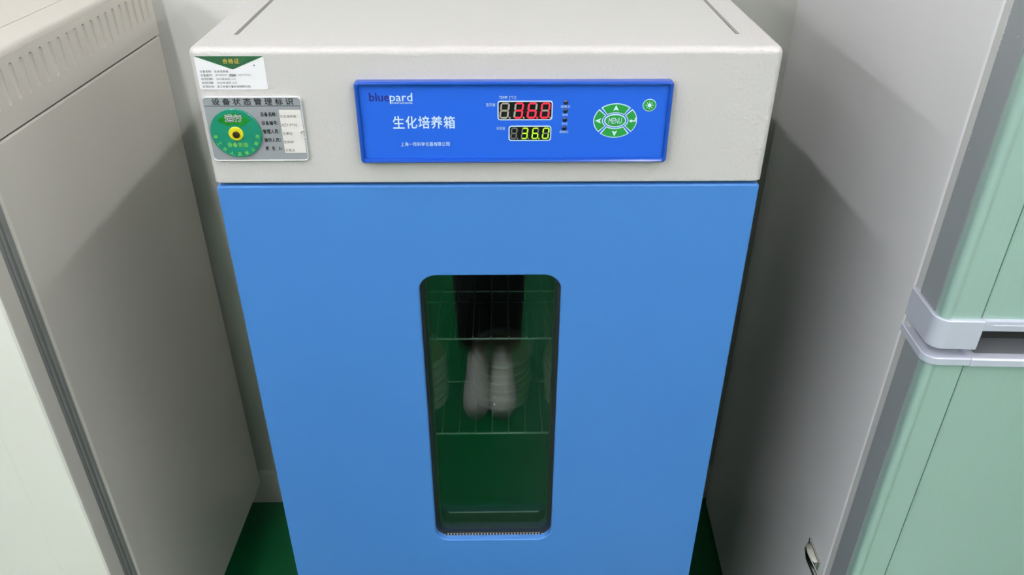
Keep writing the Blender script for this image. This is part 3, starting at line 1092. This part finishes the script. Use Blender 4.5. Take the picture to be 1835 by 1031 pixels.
def J(p_, r_, par=None):
    V.append((p_[0] + PX, p_[1], p_[2]))
    Rd.append(r_)
    if par is not None:
        Eg.append((par, len(V) - 1))
    return len(V) - 1


pel = J((0, -1.285, .95), (.15, .11))
wai = J((0, -1.28, 1.10), (.13, .10), pel)
che = J((0, -1.29, 1.30), (.15, .11), wai)
clv = J((0, -1.29, 1.43), (.10, .075), che)
nek = J((0, -1.275, 1.51), (.052, .052), clv)
for s_ in (-1, 1):
    hip = J((s_ * .085, -1.28, .86), .088, pel)
    thi = J((s_ * .082, -1.275, .70), .080, hip)
    kne = J((s_ * .062, -1.25, .48), .062, thi)
    cal = J((s_ * .055, -1.25, .34), .060, kne)
    ank = J((s_ * .046, -1.235, .10), .056, cal)
    hem = J((s_ * .045, -1.23, .05), .058, ank)
    sho = J((s_ * .165, -1.29, 1.40), .062, clv)
    upa = J((s_ * .205, -1.25, 1.27), .050, sho)
    elb = J((s_ * .215, -1.16, 1.17), .042, upa)
    fo1 = J((s_ * .17, -1.04, 1.29), .038, elb)
    wri = J((s_ * .118, -.915, 1.415), .027, fo1)
    pal = J((s_ * .100, -.868, 1.465), (.030, .022), wri)
bv, bf = skin('person', V, Eg, Rd)
pm = MB().add(bv, bf, 0, True)
person = pm.build('person', [M['trouser'], M['jacket'], M['skin']], recalc=False, angle=180)
for pg in person.data.polygons:
    c = pg.center
    hand = c.y > -.925 and c.z > 1.3
    pg.material_index = 2 if (hand or c.z > 1.505) else (1 if c.z > .98 else 0)
tag(person, 'person in dark clothes and pale shoes standing before the incubator holding a phone', 'person')
# fingers: four behind the phone, thumb on the screen side, each a tapering chain
for s_ in (-1, 1):
    fg = MB()
    for k in range(4):
        L = (.034, .040, .038, .028)[k]
        z_ = 1.497 - k * .017
        y_ = -.838 + k * .002
        pts2 = [(PX + s_ * .100, y_ - .018, z_ - .006), (PX + s_ * .098, y_ + .010, z_), (PX + s_ * (.098 - L * .5), y_ + .016, z_ + .004), (PX + s_ * (.098 - L), y_ + .013, z_ + .005)]
        fg.tube(pts2, [.0095, .009, .008, .006], 10)
    fg.tube([(PX + s_ * .096, -.872, 1.462), (PX + s_ * .088, -.866, 1.485), (PX + s_ * .074, -.858, 1.502), (PX + s_ * .062, -.852, 1.510)], [.012, .0105, .009, .007], 10)
    fg.build('hand_fingers', M['skin'], person)
# head looking down at the phone
hd = MB()
rings = [(-.115, .030, .040, .030), (-.100, .050, .060, .020), (-.075, .060, .075, .010), (-.04, .068, .086, .004), (0, .074, .094, 0), (.04, .076, .097, -.004), (.075, .068, .088, -.006), (.10, .048, .062, -.008), (.115, .015, .02, -.008)]
hc = Vector((PX, -1.245, 1.635))
lps = []
for dz, a, b, off in rings:
    lps.append([(hc.x + a * math.cos(2 * math.pi * k / 24), hc.y + off + b * math.sin(2 * math.pi * k / 24), hc.z + dz) for k in range(24)])
hd.loft(lps, cap0=True, cap1=True, smooth=True)
hd.build('head', M['skin'], person)
MB().loft([[(hc.x + x, hc.y + y, hc.z + z) for x, z in ((-w2, 0), (w2, 0), (0, .004))] for w2, y, z in ((.006, .090, .02), (.010, .110, -.02), (.013, .116, -.034), (.012, .092, -.042))], cap0=True, cap1=True, smooth=True).build('nose', M['skin'], person)
MB().bbox(hc.x - .022, hc.x + .022, hc.y + .076, hc.y + .094, hc.z - .068, hc.z - .056, .004, 2).build('mouth', M['lip'], person)
for s_ in (-1, 1):
    MB().lathe([(.0, -.010), (.010, -.006), (.013, 0), (.010, .006), (.0, .010)], (hc.x + s_ * .030, hc.y + .084, hc.z + .004), 12, axis='Y').build('eye', M['eye'], person)
    MB().lathe([(.0, -.010), (.018, -.008), (.026, 0), (.018, .006), (.0, .008)], (hc.x + s_ * .076, hc.y - .008, hc.z - .01), 14, axis='X').build('ear', M['skin'], person)
hr = MB()
lps = []
for dz, a, b, off in [(-.05, .072, .078, -.022), (0, .082, .088, -.016), (.045, .085, .096, -.012), (.085, .076, .094, -.008), (.112, .054, .068, -.008), (.128, .016, .02, -.008)]:
    lps.append([(hc.x + a * math.cos(2 * math.pi * k / 24), hc.y + off + (b if math.sin(2 * math.pi * k / 24) < 0 or dz > .05 else b * .55) * math.sin(2 * math.pi * k / 24), hc.z + dz) for k in range(24)])
hr.loft(lps, cap0=True, cap1=True, smooth=True)
hr.build('hair', M['hair'], person)
for s_ in (-1, 1):
    sh = MB()
    lps = []
    # heel to toe cross sections: y, half width, height
    for y, wd, ht in ((-1.290, .020, .045), (-1.282, .032, .066), (-1.250, .035, .078), (-1.200, .033, .074), (-1.150, .037, .058), (-1.090, .041, .048), (-1.040, .038, .042), (-1.010, .026, .034), (-1.000, .012, .022)):
        cx_ = PX + s_ * .037
        y += .035
        lps.append([(cx_ + wd * math.cos(R(a)) * (1 if math.sin(R(a)) < .3 else .85), y, max(0.0, .014 + (ht - .014) * math.sin(R(a)) if math.sin(R(a)) > 0 else .014 + .014 * math.sin(R(a)) * 1.4)) for a in range(0, 360, 20)])
    sh.loft(lps, cap0=True, cap1=True, smooth=True)
    sh.build('shoe', M['shoe'], person, angle=60)
ph = MB().bbox(-.080, .080, -.004, .004, -.037, .037, .003, 2).build('phone', M['phone'])
ph.location = (PX + .005, -.840, 1.495)
ph.rotation_euler = (R(-32), 0, 0)
tag(ph, 'black phone held level in both hands of the person', 'phone')

# paint flecks chipped along the freezer door's edge
fl = MB()
for k in range(26):
    t = k / 25
    v = .6460 + .0010 * math.sin(k * 2.1) + random.uniform(-.0008, .0008)
    z = T + .040 - .048 * t
    r_ = random.uniform(.0003, .0009)
    fl.lathe([(r_, 0), (r_ * .7, -.0004), (0, -.0005)], (-.0010, -v, z), 7, axis='X')
for v, z, r_ in ((.647, -.091, .0007), (.6485, -.094, .0005), (.651, -.107, .0006), (.672, .012, .0005), (.6475, -.099, .0003)):
    fl.lathe([(r_, 0), (r_ * .7, -.0004), (0, -.0005)], (-.0010, -v, T + z), 7, axis='X')
tag(fl.build('paint_flecks', M['paper'], ud), 'white paint flecks', kind='stuff')
